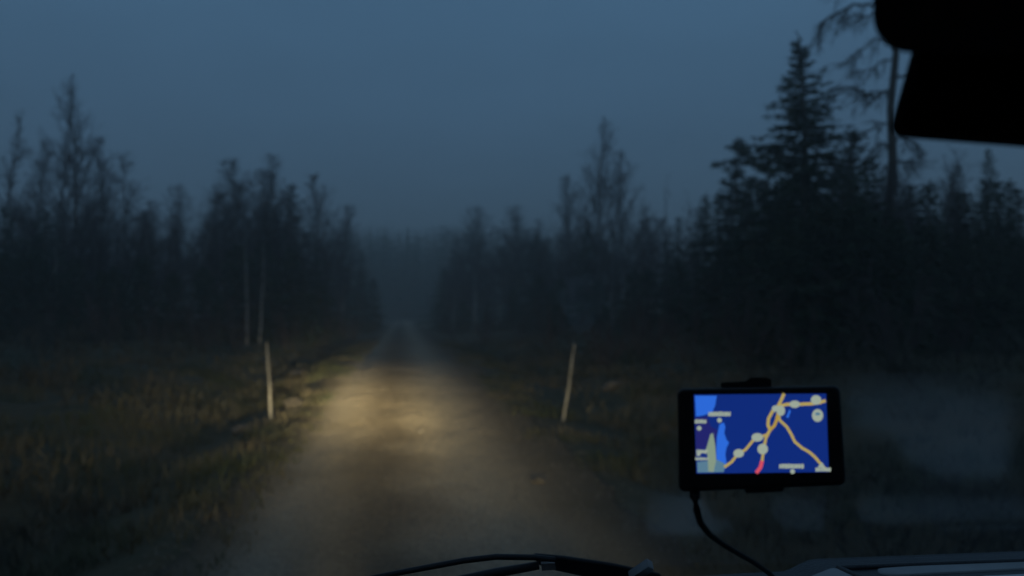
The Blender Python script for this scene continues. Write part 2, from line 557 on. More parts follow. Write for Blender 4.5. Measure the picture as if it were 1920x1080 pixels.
PR = {
    'spruce_a': proto(*spruce_mesh(6.0, 1.55, 11, 1.0), M['dark_bark'], M['needles'], 6.0),
    'spruce_b': proto(*spruce_mesh(6.0, 1.30, 12, 0.9, gap=0.12), M['dark_bark'], M['needles'], 6.0),
    'spruce_c': proto(*spruce_mesh(6.0, 1.85, 13, 0.9, gap=0.08), M['dark_bark'], M['needles'], 6.0),
    'big_spruce': proto(*spruce_mesh(8.2, 1.75, 14, 1.2, leader=0.12, gap=0.10), M['dark_bark'], M['needles'], 8.2),
    'young_spruce': proto(*spruce_mesh(3.2, 1.15, 15, 1.1), M['dark_bark'], M['needles'], 3.2),
    'birch_a': proto(*birch_mesh(9.0, 1.8, 21, 48, nsub=8, narrow=.6), M['birch_bark'], M['twigs'], 9.0),
    'birch_b': proto(*birch_mesh(9.0, 1.4, 22, 40, nsub=7, narrow=.7), M['birch_bark'], M['twigs'], 9.0),
    'birch_c': proto(*birch_mesh(8.0, 1.9, 23, 22, trunks=2), M['birch_bark'], M['twigs'], 8.0),
    'feathery_birch': proto(*birch_mesh(8.0, 2.1, 26, 62, first=.10, spread=.85, hang=.02, nsub=7, narrow=.85), M['birch_bark'], M['twigs'], 8.0),
    'wispy_birch': proto(*birch_mesh(9.0, 2.1, 27, 46, first=.16, spread=.7, hang=.03, nsub=7, narrow=.85, fine=.0020), M['birch_bark'], M['twigs'], 9.0),
    'birch_d': proto(*birch_mesh(9.0, 2.1, 24, 60, first=.14, hang=.04, nsub=8, narrow=.75), M['birch_bark'], M['twigs'], 9.0),
    'sapling': proto(*birch_mesh(5.0, 0.55, 25, 13, first=.3, nsub=3), M['birch_bark'], M['twigs'], 5.0),
    'pine': proto(*pine_mesh(6.0, 1.35, 31), M['dark_bark'], M['pine_needles'], 6.0),
    'shrub_a': proto(*shrub_mesh(1.9, 41), M['dead_twigs'], M['twigs'], 1.9),
    'shrub_b': proto(*shrub_mesh(1.5, 42, 14), M['dead_twigs'], M['twigs'], 1.5),
}
random.seed(99)
NAMES = {'wispy_birch': 'birch_tree', 'feathery_birch': 'birch_tree', 'spruce_a': 'spruce_tree', 'spruce_b': 'spruce_tree', 'spruce_c': 'spruce_tree', 'big_spruce': 'spruce_tree', 'young_spruce': 'spruce_tree',
         'birch_a': 'birch_tree', 'birch_b': 'birch_tree', 'birch_c': 'birch_tree', 'birch_d': 'birch_tree', 'sapling': 'birch_tree', 'pine': 'pine_tree',
         'shrub_a': 'shrub', 'shrub_b': 'shrub'}


def plant(kind, x, y, height, label, cat='tree', group=None, rz=None, wide=1.0):
    p = PR[kind]
    o = empty(NAMES[kind], (x, y, H(x, y) - 0.04), rnd(0, 6.28) if rz is None else rz)
    s = height / p['h']
    o.scale = (s * wide, s * wide, s)
    tag(o, label, cat, group)
    for part in ('trunk', 'crown'):
        c = bpy.data.objects.new('stem' if part == 'trunk' and cat == 'shrub' else part, p[part]); COL.objects.link(c); c.parent = o
    return o


def tree_px(kind, px, top, depth, label, wide=1.0, group=None, rz=None):
    p = at(px, top, depth)
    z0 = H(p.x, p.y)
    return plant(kind, p.x, p.y, p.z - z0, label, 'tree', group, rz, wide)


# trees one can tell apart, left of the road
LEFT = [
    ('wispy_birch', 152, 155, 30, 'tallest bare birch of the woods left of the road', 1.15),
    ('birch_b', 108, 215, 31, 'slim bare birch just left of the tallest birch', .8),
    ('birch_b', 4, 210, 28, 'bare birch cut by the left edge of the picture', 1.1),
    ('feathery_birch', 68, 268, 33, 'bare birch between the picture edge and the slim birch', 1),
    ('feathery_birch', 200, 268, 32, 'bare birch close right of the tallest birch', .9),
    ('birch_a', 240, 292, 35, 'last bare birch before the dip in the left treeline', 1.2),
    ('feathery_birch', 330, 352, 38, 'feathery birch in the low dip of the left treeline', 1.3),
    ('birch_d', 398, 352, 40, 'bushy bare birch between the dip and the high clump', 1.1),
    ('feathery_birch', 455, 306, 35, 'dense feathery birch rising behind the pale twin birch trunks', 1.7),
    ('feathery_birch', 488, 330, 37, 'birch squeezed between the two higher crowns on the left', 1.6),
    ('birch_d', 520, 298, 37, 'thin topped birch at the right shoulder of the high left clump', 1.1),
    ('spruce_c', 546, 345, 39, 'dark spruce closing the right side of the high left clump', 1.3),
    ('feathery_birch', 607, 335, 44, 'pointed feathery birch standing alone left of the road gap', 1.3),
    ('feathery_birch', 640, 390, 50, 'feathery birch stepping down towards the road gap from the left', 1.4),
    ('spruce_c', 678, 470, 60, 'spruce at the left rim of the road gap', 1.0),
    ('young_spruce', 700, 520, 66, 'low spruce at the very end of the left road verge', .9),
    ('sapling', 465, 420, 27, 'pale birch trunk catching headlight behind the left marker stake', 1),
    ('sapling', 488, 440, 28, 'second thin pale birch trunk behind the left marker stake', 1),
    ('sapling', 110, 440, 25, 'pale thin birch trunk under the tallest birch on the left', 1.1),
]
for k, px, top, d, lab, wd in LEFT: tree_px(k, px, top, d, lab, wd)

RIGHT = [
    ('spruce_c', 828, 500, 78, 'spruce at the right rim of the road gap', .8),
    ('feathery_birch', 856, 452, 66, 'feathery birch second from the road gap on its right side', 1.0),
    ('feathery_birch', 890, 392, 58, 'peaked birch first to rise high right of the road gap', 1.7),
    ('birch_d', 955, 388, 56, 'bare rounded birch right of the peaked birch', 1.8),
    ('birch_d', 1010, 415, 52, 'low bushy birch in the hollow left of the lone tall birch', 1.2),
    ('wispy_birch', 1118, 228, 46, 'lone tall feathery birch against the sky, middle of the picture', 1.25),
    ('feathery_birch', 1072, 335, 47, 'shorter birch touching the left flank of the lone tall birch', 1.1),
    ('feathery_birch', 1168, 290, 47, 'shorter birch touching the right flank of the lone tall birch', 1.0),
    ('spruce_a', 1100, 425, 42, 'dark spruce under the lone tall birch', 1.2),
    ('birch_d', 1210, 390, 40, 'low bushy birch right under the lone tall birch', 1.2),
    ('sapling', 1216, 355, 38, 'thin sapling first in the gap right of the tall birch', .8),
    ('sapling', 1250, 335, 37, 'tallest thin sapling in the gap right of the tall birch', .7),
    ('sapling', 1287, 365, 36, 'thin sapling last in the gap before the dark right woods', .8),
    ('spruce_a', 1322, 362, 29, 'spruce at the sloping left end of the dark right woods', 1.0),
    ('pine', 1378, 270, 25, 'knobbly topped pine left of the tallest spruce', 1.2),
    ('pine', 1440, 280, 23, 'pine with a round top close beside the tallest spruce', 1.4),
    ('big_spruce', 1515, 60, 18, 'tallest dark spruce of the right woods with a thin spire', 1.6),
    ('spruce_c', 1485, 270, 19, 'spruce hugging the foot of the tallest spruce on its left', 1.0),
    ('spruce_a', 1600, 240, 20, 'spruce between the tallest spruce and the bare twisted larch', 1.0),
    ('birch_c', 1745, 270, 19, 'rounded bushy birch below the rear view mirror', 1.1),
    ('spruce_b', 1640, 285, 21, 'low spruce in front of the bare twisted larch', 1.1),
    ('spruce_b', 1795, 305, 36, 'small hazy spruce below the middle of the mirror', .9),
    ('spruce_a', 1852, 275, 38, 'hazy pointed spruce below the right part of the mirror', .75),
]
for k, px, top, d, lab, wd in RIGHT: tree_px(k, px, top, d, lab, wd)


# trees that melt into the dark band: nothing in the photograph tells them apart
def band(side, specs):
    for k, px, top, d, wd in specs:
        tree_px(k, px + rnd(-8, 8), top + rnd(-14, 14), d + rnd(-1.5, 1.5),
                'dark conifer melting into the black lower band of the %s woods' % side, wd,
                'dark conifers of the lower %s woods' % side)


CONIFERS = ('spruce_a', 'spruce_c', 'spruce_c', 'spruce_b', 'birch_d')


def fill(side, x0, x1, y0, y1, d0, d1, step, where, kinds=('spruce_c', 'birch_d', 'feathery_birch', 'feathery_birch', 'birch_c')):
    """A closed row of conifers whose tops follow a line from (x0, y0) to (x1, y1)."""
    n = max(2, int((x1 - x0) / step))
    for i in range(n):
        k = (i + rnd(.2, .8)) / n
        kind = random.choice(kinds)
        top = y0 + (y1 - y0) * k + rnd(-16, 22)
        tree_px(kind, x0 + (x1 - x0) * k, top, d0 + (d1 - d0) * k + rnd(-2, 2),
                'dark tree in the black band ' + where, rnd(1.25, 1.7), 'dark trees in the black band ' + where)
        if i % 2 == 0:
            tree_px('young_spruce', x0 + (x1 - x0) * k + rnd(-12, 12), top + rnd(75, 105), (d0 + (d1 - d0) * k) * .84,
                    'young spruce in the black band ' + where, rnd(1.2, 1.5), 'young spruces at the foot of the woods ' + where)


fill('left', -20, 300, 385, 398, 28, 32, 19, 'under the tall birches on the left')
fill('left', 300, 425, 415, 405, 32, 34, 27, 'under the dip of the left treeline')
fill('left', 425, 580, 360, 385, 35, 39, 27, 'under the high clump on the left')
fill('left', 580, 690, 425, 510, 42, 62, 27, 'stepping down to the road gap from the left')
fill('right', 825, 1050, 490, 428, 66, 46, 19, 'between the road gap and the lone birch')
fill('right', 1050, 1200, 430, 425, 42, 38, 28, 'under the lone tall birch')
fill('right', 1200, 1330, 430, 400, 36, 28, 28, 'under the thin saplings')
fill('right', 1330, 1480, 365, 315, 25, 20, 22, 'left of the tallest spruce', CONIFERS)
fill('right', 1480, 1680, 300, 310, 18, 18, 22, 'between the tallest spruce and the larch', CONIFERS)
fill('right', 1680, 1960, 320, 350, 19, 21, 24, 'below the rear view mirror', CONIFERS)

# shrubs along the edge of the woods
for px, py, d, k in [(60, 560, 22, 'shrub_a'), (190, 560, 21, 'shrub_b'), (300, 570, 22, 'shrub_a'), (380, 575, 23, 'shrub_b'), (440, 580, 24, 'shrub_a'),
                     (545, 580, 27, 'shrub_a'), (600, 570, 33, 'shrub_a'), (650, 575, 42, 'shrub_b')]:
    p = at(px, py, d); plant(k, p.x, p.y, rnd(1.2, 1.9), 'bare twiggy shrub at the foot of the woods left of the road', 'shrub', 'bare shrubs along the left woods')
for px, py, d, k in [(850, 580, 44, 'shrub_a'), (910, 575, 36, 'shrub_b'), (970, 570, 30, 'shrub_a'), (1040, 575, 24, 'shrub_a'), (1210, 560, 19, 'shrub_b'),
                     (1300, 560, 17, 'shrub_a'), (1400, 560, 15, 'shrub_b'), (1500, 560, 13.5, 'shrub_a'), (1680, 560, 13, 'shrub_b'), (1800, 560, 13.5, 'shrub_a')]:
    p = at(px, py, d); plant(k, p.x, p.y, rnd(1.2, 1.9), 'bare twiggy shrub at the foot of the woods right of the road', 'shrub', 'bare shrubs along the right woods')
p = at(1140, 600, 16.5)
plant('shrub_b', p.x, p.y, 1.05, 'small pale shrub right behind the right marker stake', 'shrub')

# the bare twisted larch whose whip-like limbs hang across the sky
random.seed(5)
lb = at(1672, 300, 19.5)
larch = empty("larch_tree", (lb.x, lb.y, H(lb.x, lb.y) - 0.05))
tag(larch, 'bare twisted larch with drooping whip-like limbs beside the rear view mirror', 'tree')


def lp(px, py, dd=0.0):
    return at(px, py, 19.5 + dd)


tr = MB()
tr.tube([V(lb.x, lb.y, H(lb.x, lb.y) - .05), lp(1668, 420), lp(1674, 300), lp(1670, 200), lp(1680, 100), lp(1676, 0), lp(1684, -120), lp(1688, -230)],
        [.13, .115, .10, .085, .075, .06, .04, .015], 8)
tr.build("trunk", M['dark_bark'], larch, True)
cr = MB()


def limb(pts, r, n=9, l=.55):
    """A sinuous limb through the given points with hanging side twigs."""
    P_ = [Vector(p) for p in pts]
    fine = []
    for i in range(len(P_) - 1):
        p0 = P_[max(i - 1, 0)]; p1 = P_[i]; p2 = P_[i + 1]; p3 = P_[min(i + 2, len(P_) - 1)]
        for s in range(4):
            t = s / 4
            fine.append(0.5 * ((2 * p1) + (p2 - p0) * t + (2 * p0 - 5 * p1 + 4 * p2 - p3) * t * t + (3 * p1 - p0 - 3 * p2 + p3) * t ** 3))
    fine.append(P_[-1])
    m = len(fine) - 1
    r *= 1.05
    n = int(n * 1.8)
    for q in range(1, len(fine) - 1): fine[q] += V(rnd(-.03, .03), rnd(-.03, .03), rnd(-.045, .045))
    cr.tube(fine, [r * (1 - .7 * i / m) for i in range(m + 1)], 5)
    for k in range(n):
        i = int(rnd(.25, 1) * (m - 1)); b = fine[i]; ax = (fine[i + 1] - fine[i]).normalized()
        grow(cr, b, ax * rnd(.4, 1) + V(rnd(-.6, .6), rnd(-.6, .6), rnd(-.9, .25)), l * rnd(.5, 1.5), r * .32, 1, .8, .12, 7, .0045)


limb([lp(1676, 10), lp(1640, 8, -.3), lp(1590, 12, -.5), lp(1550, 35, -.7), lp(1528, 75, -.9), lp(1515, 105, -1)], .036, 12, .5)
limb([lp(1678, 40), lp(1650, 28, .4), lp(1610, 30, .7), lp(1570, 28, 1)], .028, 12, .5)
limb([lp(1678, 75), lp(1648, 72, -.4), lp(1612, 95, -.6), lp(1580, 128, -.9)], .026, 10, .5)
limb([lp(1680, 105), lp(1650, 118, .5), lp(1622, 132, .8), lp(1600, 128, 1)], .024, 9, .45)
limb([lp(1674, 160), lp(1650, 178, -.4), lp(1636, 182, -.6), lp(1610, 168, -.9), lp(1565, 165, -1.1), lp(1530, 190, -1.3)], .034, 13, .5)
limb([lp(1672, 185), lp(1652, 170, .5), lp(1625, 175, .8), lp(1590, 160, 1.1)], .026, 10, .45)
limb([lp(1672, 230), lp(1648, 232, -.5), lp(1615, 250, -.8), lp(1590, 275, -1)], .026, 10, .5)
limb([lp(1672, 270), lp(1690, 250, .4), lp(1712, 262, .7), lp(1730, 290, .9)], .028, 9, .5)
limb([lp(1673, 285), lp(1655, 270, .4), lp(1635, 285, .6), lp(1620, 310, .9)], .026, 9, .5)
limb([lp(1672, 310), lp(1700, 300, -.4), lp(1725, 315, -.7)], .026, 9, .5)
limb([lp(1682, -60), lp(1640, -80, .4), lp(1600, -60, .6), lp(1560, -20, .9)], .03, 12, .55)
limb([lp(1684, -80), lp(1720, -100, .4), lp(1760, -80, .6), lp(1800, -30, .9)], .03, 12, .55)
limb([lp(1680, 60), lp(1720, 50, .4), lp(1770, 70, .6), lp(1800, 110, .9)], .03, 12, .55)
limb([lp(1676, 150), lp(1720, 140, .4), lp(1760, 160, .6), lp(1790, 200, .9)], .03, 12, .55)
cr.build("crown", M['dead_twigs'], larch)

# ------------------------------------------------------------------ far woods that read as one mass
random.seed(17)


def rough_spruce(mb, x, y, z, h, r, nl=9):
    z0 = z
    mb.tube([(x, y, z0), (x, y, z0 + h)], [.012 * h, .01], 4, cap=False)
    for q in range(nl):
        k = (q + rnd(0, .6)) / nl
        for i in range(7):
            a = rnd(0, 6.28); l = r * (1 - k) ** .9 * rnd(.5, 1.2) + .12
            d = V(math.cos(a), math.sin(a), 0); s = V(-d.y, d.x, 0)
            b = V(x, y, z0 + h * (.06 + .93 * k))
            t = b + d * l + V(0, 0, -l * rnd(.15, .55))
            m = b.lerp(t, .55)
            w = l * rnd(.22, .4)
            mb.quad(b + V(0, 0, .05 * h / 6), m + s * w - V(0, 0, .12 * l), t, m - s * w - V(0, 0, .12 * l))


fb = MB()
for i in range(330):
    y = rnd(118, 185); x = rnd(-95, 120)
    if y < 140 and -7 < x - ROAD_C < 5: y += 30
    if random.random() < .45: x = rnd(-22, 24); y = max(y, 140)
    hh = rnd(13, 16.5) * (y / 150) ** .8
    rough_spruce(fb, x, y, H(x, y) - .2, hh, hh * rnd(.13, .2), 13)
for i in range(190):
    y = rnd(140, 180); x = rnd(-26, 40)
    hh = rnd(14.2, 15.6) * (y / 150) ** 1.0 + .010 * 120 * .5
    rough_spruce(fb, x, y, H(x, y) - .2, hh, hh * rnd(.17, .25), 15)
for i in range(260):
    y = rnd(46, 118); sd = random.choice((-1, 1))
    x = ROAD_C + sd * (rnd(3.0, 6) + abs(random.gauss(0, 1)) * (10 + y * .28))
    if sd > 0 and y < 60 and x < 8: y += 25
    hh = rnd(.8, 1.2) * (3.6 + y * .035)
    rough_spruce(fb, x, y, H(x, y) - .2, hh, hh * rnd(.16, .25))
tag(fb.build("far_forest", M['needles']), 'distant conifer forest fading into blue haze beyond the road', 'forest', kind='stuff')

# ------------------------------------------------------------------ verge: grass, stones, marker stakes
random.seed(23)
gr = MB()
for i in range(17000):
    sd = random.choice((-1, 1))
    s = -0.28 + abs(random.gauss(0, 1)) * 3.4
    y = 3.2 + 34 * random.random() ** 1.25
    x = ROAD_C + sd * (ROAD_HW + s)
    if noise.noise((x * .55, y * .55, 11)) < -0.12 - (0.15 if s > 1 else -.1): continue
    z = H(x, y) if s > 0 else road_z(x, y)
    big = 0.55 + .7 * max(0, noise.noise((x * .8, y * .8, 40)) + .3)
    for b in range(8):
        a = rnd(0, 6.28); l = rnd(.10, .34) * big * min(1, .5 + .9 * max(0, s + .1))
        p = V(x + rnd(-.09, .09), y + rnd(-.09, .09), z - .02)
        d = V(math.cos(a) * rnd(.1, .8), math.sin(a) * rnd(.1, .8), 1).normalized()
        sdv = V(-math.sin(a), math.cos(a), 0) * rnd(.004, .009)
        tip = p + d * l + V(d.x, d.y, -.35) * l * rnd(.1, .6)
        gr.tri(p - sdv, p + sdv, tip)


def grass_material():
    m = bpy.data.materials.new("dead_grass"); m.use_nodes = True
    t = m.node_tree; b = t.nodes['Principled BSDF']; b.inputs['Roughness'].default_value = .8
    b.inputs['Specular IOR Level'].default_value = .2
    tc = t.nodes.new("ShaderNodeTexCoord"); n_ = t.nodes.new("ShaderNodeTexNoise"); n_.inputs['Scale'].default_value = .9; n_.inputs['Detail'].default_value = 8
    r = t.nodes.new("ShaderNodeValToRGB"); e = r.color_ramp.elements
    e[0].position = .36; e[0].color = (.034, .046, .022, 1)
    e[1].position = .62; e[1].color = (.125, .102, .066, 1)
    k = e.new(.5); k.color = (.070, .068, .038, 1)
    t.links.new(tc.outputs['Object'], n_.inputs['Vector']); t.links.new(n_.outputs[0], r.inputs[0]); t.links.new(r.outputs[0], b.inputs['Base Color'])
    return m


tag(gr.build("grass", grass_material()), 'withered grass and moss on both road verges', 'grass', kind='stuff')

pb = MB()
OCT = [(1, 0, 0), (-1, 0, 0), (0, 1, 0), (0, -1, 0), (0, 0, 1), (0, 0, -1)]
OF = [(0, 2, 4), (2, 1, 4), (1, 3, 4), (3, 0, 4), (2, 0, 5), (1, 2, 5), (3, 1, 5), (0, 3, 5)]
for i in range(5000):
    y = 3.0 + 30 * random.random() ** 1.4
    x = ROAD_C + random.uniform(-1, 1) * (ROAD_HW + .25)
    if random.random() < .4: x = ROAD_C + random.choice((-1, 1)) * rnd(1.0, 1.6)
    r = rnd(.004, .011) * (1.5 if random.random() < .06 else 1)
    z = max(road_z(x, y), H(x, y)) + r * .25
    n0 = len(pb.v); a = rnd(0, 3)
    ca, sa = math.cos(a), math.sin(a)
    for (u, v, w) in OCT:
        u *= r * rnd(.7, 1.3); v *= r * rnd(.7, 1.3); w *= r * rnd(.5, .8)
        pb.v.append((x + u * ca - v * sa, y + u * sa + v * ca, z + w))
    pb.f += [tuple(n0 + q for q in f) for f in OF]
random.seed(61)
ug = MB()
for i in range(1500):
    sd = random.choice((-1, 1))
    y = 3.5 + 44 * random.random() ** 1.2
    x = ROAD_C + sd * (ROAD_HW + 1.0 + abs(random.gauss(0, 1)) * (4.0 + y * .16))
    if noise.noise((x * .35, y * .35, 21)) < -.08: continue
    far = smooth01(2, 9, abs(x - ROAD_C) - ROAD_HW)
    hh = rnd(.22, .5) + far * rnd(.1, .9)
    z = H(x, y)
    for b in range(12):
        a = rnd(0, 6.28)
        p = V(x + rnd(-.28, .28), y + rnd(-.28, .28), z - .03)
        d = V(math.cos(a) * rnd(.05, .6), math.sin(a) * rnd(.05, .6), 1).normalized()
        l = hh * rnd(.5, 1.1); w_ = .004 + .004 * l
        q = p + d * l * .6
        sv = V(-math.sin(a), math.cos(a), 0) * w_
        ug.quad(p - sv, p + sv, q + sv * .7, q - sv * .7)
        for c in range(4):
            bb = p.lerp(q, rnd(.35, 1)); twig(ug, bb, d + V(rnd(-.8, .8), rnd(-.8, .8), rnd(-.3, .5)), l * rnd(.2, .5), .006 + .010 * random.random())
M['brush'] = material("dry_brush", (.046, .046, .034), .9, .15, (.090, .084, .064), .8)
tag(ug.build("undergrowth", M['brush']), 'dry brown brush and heather between the verges and the trees', 'undergrowth', kind='stuff')
M['stone'] = material("grey_stone", (.12, .105, .088), .9, .2, (.22, .195, .165), 7, .5, 25)
M['verge_stone'] = material('verge_stone', (.06, .05, .038), .9, .2, (.13, .11, .085), 7, .5, 25)
tag(pb.build("gravel", M['stone']), 'loose gravel scattered over the road', 'gravel', kind='stuff')


def ground_hit(px, py):
    d = ray(px, py); t = 1.0
    while t < 200:
        p = EYE + d * t
        if p.z < max(H(p.x, p.y), road_z(p.x, p.y) if abs(p.x - ROAD_C) < ROAD_HW else -9):
            return p
        t += .02
    return EYE + d * 60


def stone(px, py, size, label, flat=.6, seed=0, mat='verge_stone'):
    random.seed(seed)
    p = ground_hit(px, py)
    mb = MB()
    nu, nv_ = 12, 7
    for j in range(nv_ + 1):
        th = PI * j / nv_
        for i in range(nu):
            ph = 2 * PI * i / nu
            d = V(math.sin(th) * math.cos(ph), math.sin(th) * math.sin(ph), math.cos(th))
            k = size * (1 + .45 * noise.noise(d * 1.4 + V(seed, 0, 0)) + .15 * noise.noise(d * 4 + V(seed, 3, 0)))
            mb.v.append((d.x * k * 1.2, d.y * k * .9, d.z * k * flat))
    for j in range(nv_):
        for i in range(nu):
            i2 = (i + 1) % nu
            mb.f.append((j * nu + i, j * nu + i2, (j + 1) * nu + i2, (j + 1) * nu + i))
    o = mb.build("stone", M[mat]); o.location = (p.x, p.y, p.z + size * flat * .35)
    o.rotation_euler = (rnd(-.2, .2), rnd(-.2, .2), rnd(0, 6))
    return tag(o, label, 'stone')


stone(552, 760, .15, 'broad low stone beside the foot of the left marker stake', .45, 1)
stone(560, 706, .20, 'farther stone on the left verge behind the stake', .5, 3)
stone(455, 812, .13, 'small stone in the grass left of the left stake', .5, 4)
stone(1150, 728, .15, 'pale stone in the grass right of the right marker stake', .6, 6)
stone(788, 810, .022, 'single pale pebble glinting in the middle of the road', .7, 7, 'stone')
stone(1010, 905, .05, 'small stone at the right edge of the road', .6, 8)

M['stake_wood'] = material("weathered_stake_wood", (.19, .18, .16), .85, .2, (.33, .31, .28), 14, .5, 40)


def stake(base, top, label, w=.0165):
    p0 = ground_hit(*base); dep = (CAM_ROT.inverted() @ (p0 - EYE)).z * -1
    p1 = at(top[0], top[1], dep * 1.006)
    ax = (p1 - p0)
    p0 = p0 - ax.normalized() * .12
    mid = p0.lerp(p1, .5) + V(.008, 0, 0)
    mb = MB(); mb.tube([p0, p0.lerp(p1, .25), mid, p0.lerp(p1, .8), p1], [w, w * 1.02, w * .96, w * .9, w * .72], 8)
    o = mb.build("marker_stake", M['stake_wood'])
    me = o.data
    for v_ in me.vertices: v_.co -= p0
    o.location = p0
    return tag(o, label, 'stake', 'wooden marker stakes beside the road')


stake((508, 788), (500, 642), 'pale upright wooden marker stake on the left road edge')
stake((1056, 790), (1077, 645), 'leaning wooden marker stake on the right road edge', .0155)

# ------------------------------------------------------------------ the car one looks out of
CX = 0.40                                            # the car's middle
M['black_plastic'] = material("black_plastic", (.006, .006, .007), .85, .1, (.010, .010, .011), 20, .15, 200)
M['dash_plastic'] = material("dashboard_plastic", (.020, .022, .026), .42, .5, (.028, .030, .034), 30, .2, 300)
M['headliner'] = material("dark_headliner", (.012, .012, .013), .95, .1, (.018, .018, .02), 40, .3, 200)
M['rubber'] = material("black_rubber", (.008, .008, .009), .55, .35, (.012, .012, .013), 25)
M['paint'] = material("dark_blue_car_paint", (.012, .018, .035), .3, .5, (.014, .020, .038), 5)
M['trim_metal'] = material("dull_grey_clip", (.22, .22, .22), .5, .5, (.30, .30, .30), 60)
M['paper'] = material("pale_paper", (.55, .56, .56), .8, .3, (.62, .62, .60), 4)
M['mirror_face'] = material("mirror_glass", (.05, .05, .055), .06, .5, metal=1.0)

car = empty("car", (CX, 1.0, 0.0))
tag(car, 'dark car one looks out of, with dashboard, mirror, visor and wiper', 'car')

# windscreen plane: base at the cowl, leaning back over the driver
G0 = V(0, 1.05, 1.45 - .33)
GA = R(40)
GT = V(0, -math.cos(GA), math.sin(GA))               # up along the pane
GN = V(0, -math.sin(GA), -math.cos(GA))              # into the cabin


def on_glass(px, py, off=0.0):
    d = ray(px, py)
    t = (G0 + GN * off - EYE).dot(GN) / d.dot(GN)
    return EYE + d * t


def gp(x, s):                                        # x across the car, s metres up along the pane
    return V(x, 0, 0) + G0 + GT * s


m = bpy.data.materials.new("clear_glass"); m.use_nodes = True
t = m.node_tree; t.nodes.clear()
o_ = t.nodes.new("ShaderNodeOutputMaterial"); b_ = t.nodes.new("ShaderNodeBsdfTransparent")
t.links.new(b_.outputs[0], o_.inputs[0]); M['clear_glass'] = m
m = bpy.data.materials.new("reflecting_glass"); m.use_nodes = True
t = m.node_tree; t.nodes.clear()
o_ = t.nodes.new("ShaderNodeOutputMaterial"); tb = t.nodes.new("ShaderNodeBsdfTransparent"); gb = t.nodes.new("ShaderNodeBsdfGlossy")
gb.inputs['Roughness'].default_value = .18
fr = t.nodes.new("ShaderNodeFresnel"); fr.inputs[0].default_value = 1.52
mu = t.nodes.new("ShaderNodeMath"); mu.operation = 'MULTIPLY'; mu.inputs[1].default_value = 1.8; mu.use_clamp = True
ms = t.nodes.new("ShaderNodeMixShader")
tcg = t.nodes.new("ShaderNodeTexCoord"); sxg = t.nodes.new("ShaderNodeSeparateXYZ"); mg_ = t.nodes.new("ShaderNodeMapRange")
mg_.inputs[1].default_value = .20; mg_.inputs[2].default_value = .30; m2_ = t.nodes.new("ShaderNodeMath"); m2_.operation = 'MULTIPLY'
t.links.new(tcg.outputs['Object'], sxg.inputs[0]); t.links.new(sxg.outputs[0], mg_.inputs[0]); t.links.new(mg_.outputs[0], m2_.inputs[1])
t.links.new(fr.outputs[0], mu.inputs[0]); t.links.new(mu.outputs[0], m2_.inputs[0]); t.links.new(m2_.outputs[0], ms.inputs[0]); t.links.new(tb.outputs[0], ms.inputs[1])
t.links.new(gb.outputs[0], ms.inputs[2]); t.links.new(ms.outputs[0], o_.inputs[0]); M['reflecting_glass'] = m

XL, XR, ST = CX - 1.0, CX + 1.0, 0.92
XB, SB = .20, .42                                    # the corner of the pane that mirrors the dashboard
w = MB()
w.quad(gp(XL, 0), gp(XB, 0), gp(XB, SB), gp(XL, SB))
w.quad(gp(XL, SB), gp(XB, SB), gp(XB, ST), gp(XL, ST))
w.quad(gp(XB, SB), gp(XR, SB), gp(XR, ST), gp(XB, ST))
w.build("windscreen", M['clear_glass'], car)
w = MB(); w.quad(gp(XB, 0), gp(XR, 0), gp(XR, SB), gp(XB, SB))
o = w.build("windscreen", M['reflecting_glass'], car)
o['label'] = 'corner of the windscreen that mirrors the dashboard'

# dashboard: a lofted top with a raised pad on the passenger side
def dash_z(x, y):
    z = 1.45 - .384
    z += .066 * smooth01(.19, .26, x)
    z += .003 * smooth01(.26, .44, x)
    z += .014 * smooth01(.455, .50, x)
    z -= .10 * smooth01(.74, .56, y)
    z -= .010 * smooth01(.86, 1.02, y)
    return z


db = MB()
dx = list(np.linspace(CX - .97, CX + .97, 195)); dy = list(np.linspace(.56, 1.035, 40))
db.v = [(x, y, dash_z(x, y)) for y in dy for x in dx]
nx = len(dx)
db.f = [(j * nx + i, j * nx + i + 1, (j + 1) * nx + i + 1, (j + 1) * nx + i) for j in range(len(dy) - 1) for i in range(nx - 1)]
n0 = len(db.v)
db.v += [(x, .56, dash_z(x, .56)) for x in dx] + [(x, .62, .70) for x in dx]
db.f += [(n0 + nx + i, n0 + nx + i + 1, n0 + i + 1, n0 + i) for i in range(nx - 1)]
dash = db.build("dashboard", M['dash_plastic'], car, True)
# pad edge piping that catches the sky
e_ = MB(); e_.tube([V(.505, y, dash_z(.505, y) + .002) for y in np.linspace(.62, .985, 14)] + [V(x, .985, dash_z(x, .985) + .002) for x in np.linspace(.53, CX + .68, 14)], .0035, 6)
e_.build("piping", M['dash_plastic'], dash, True)

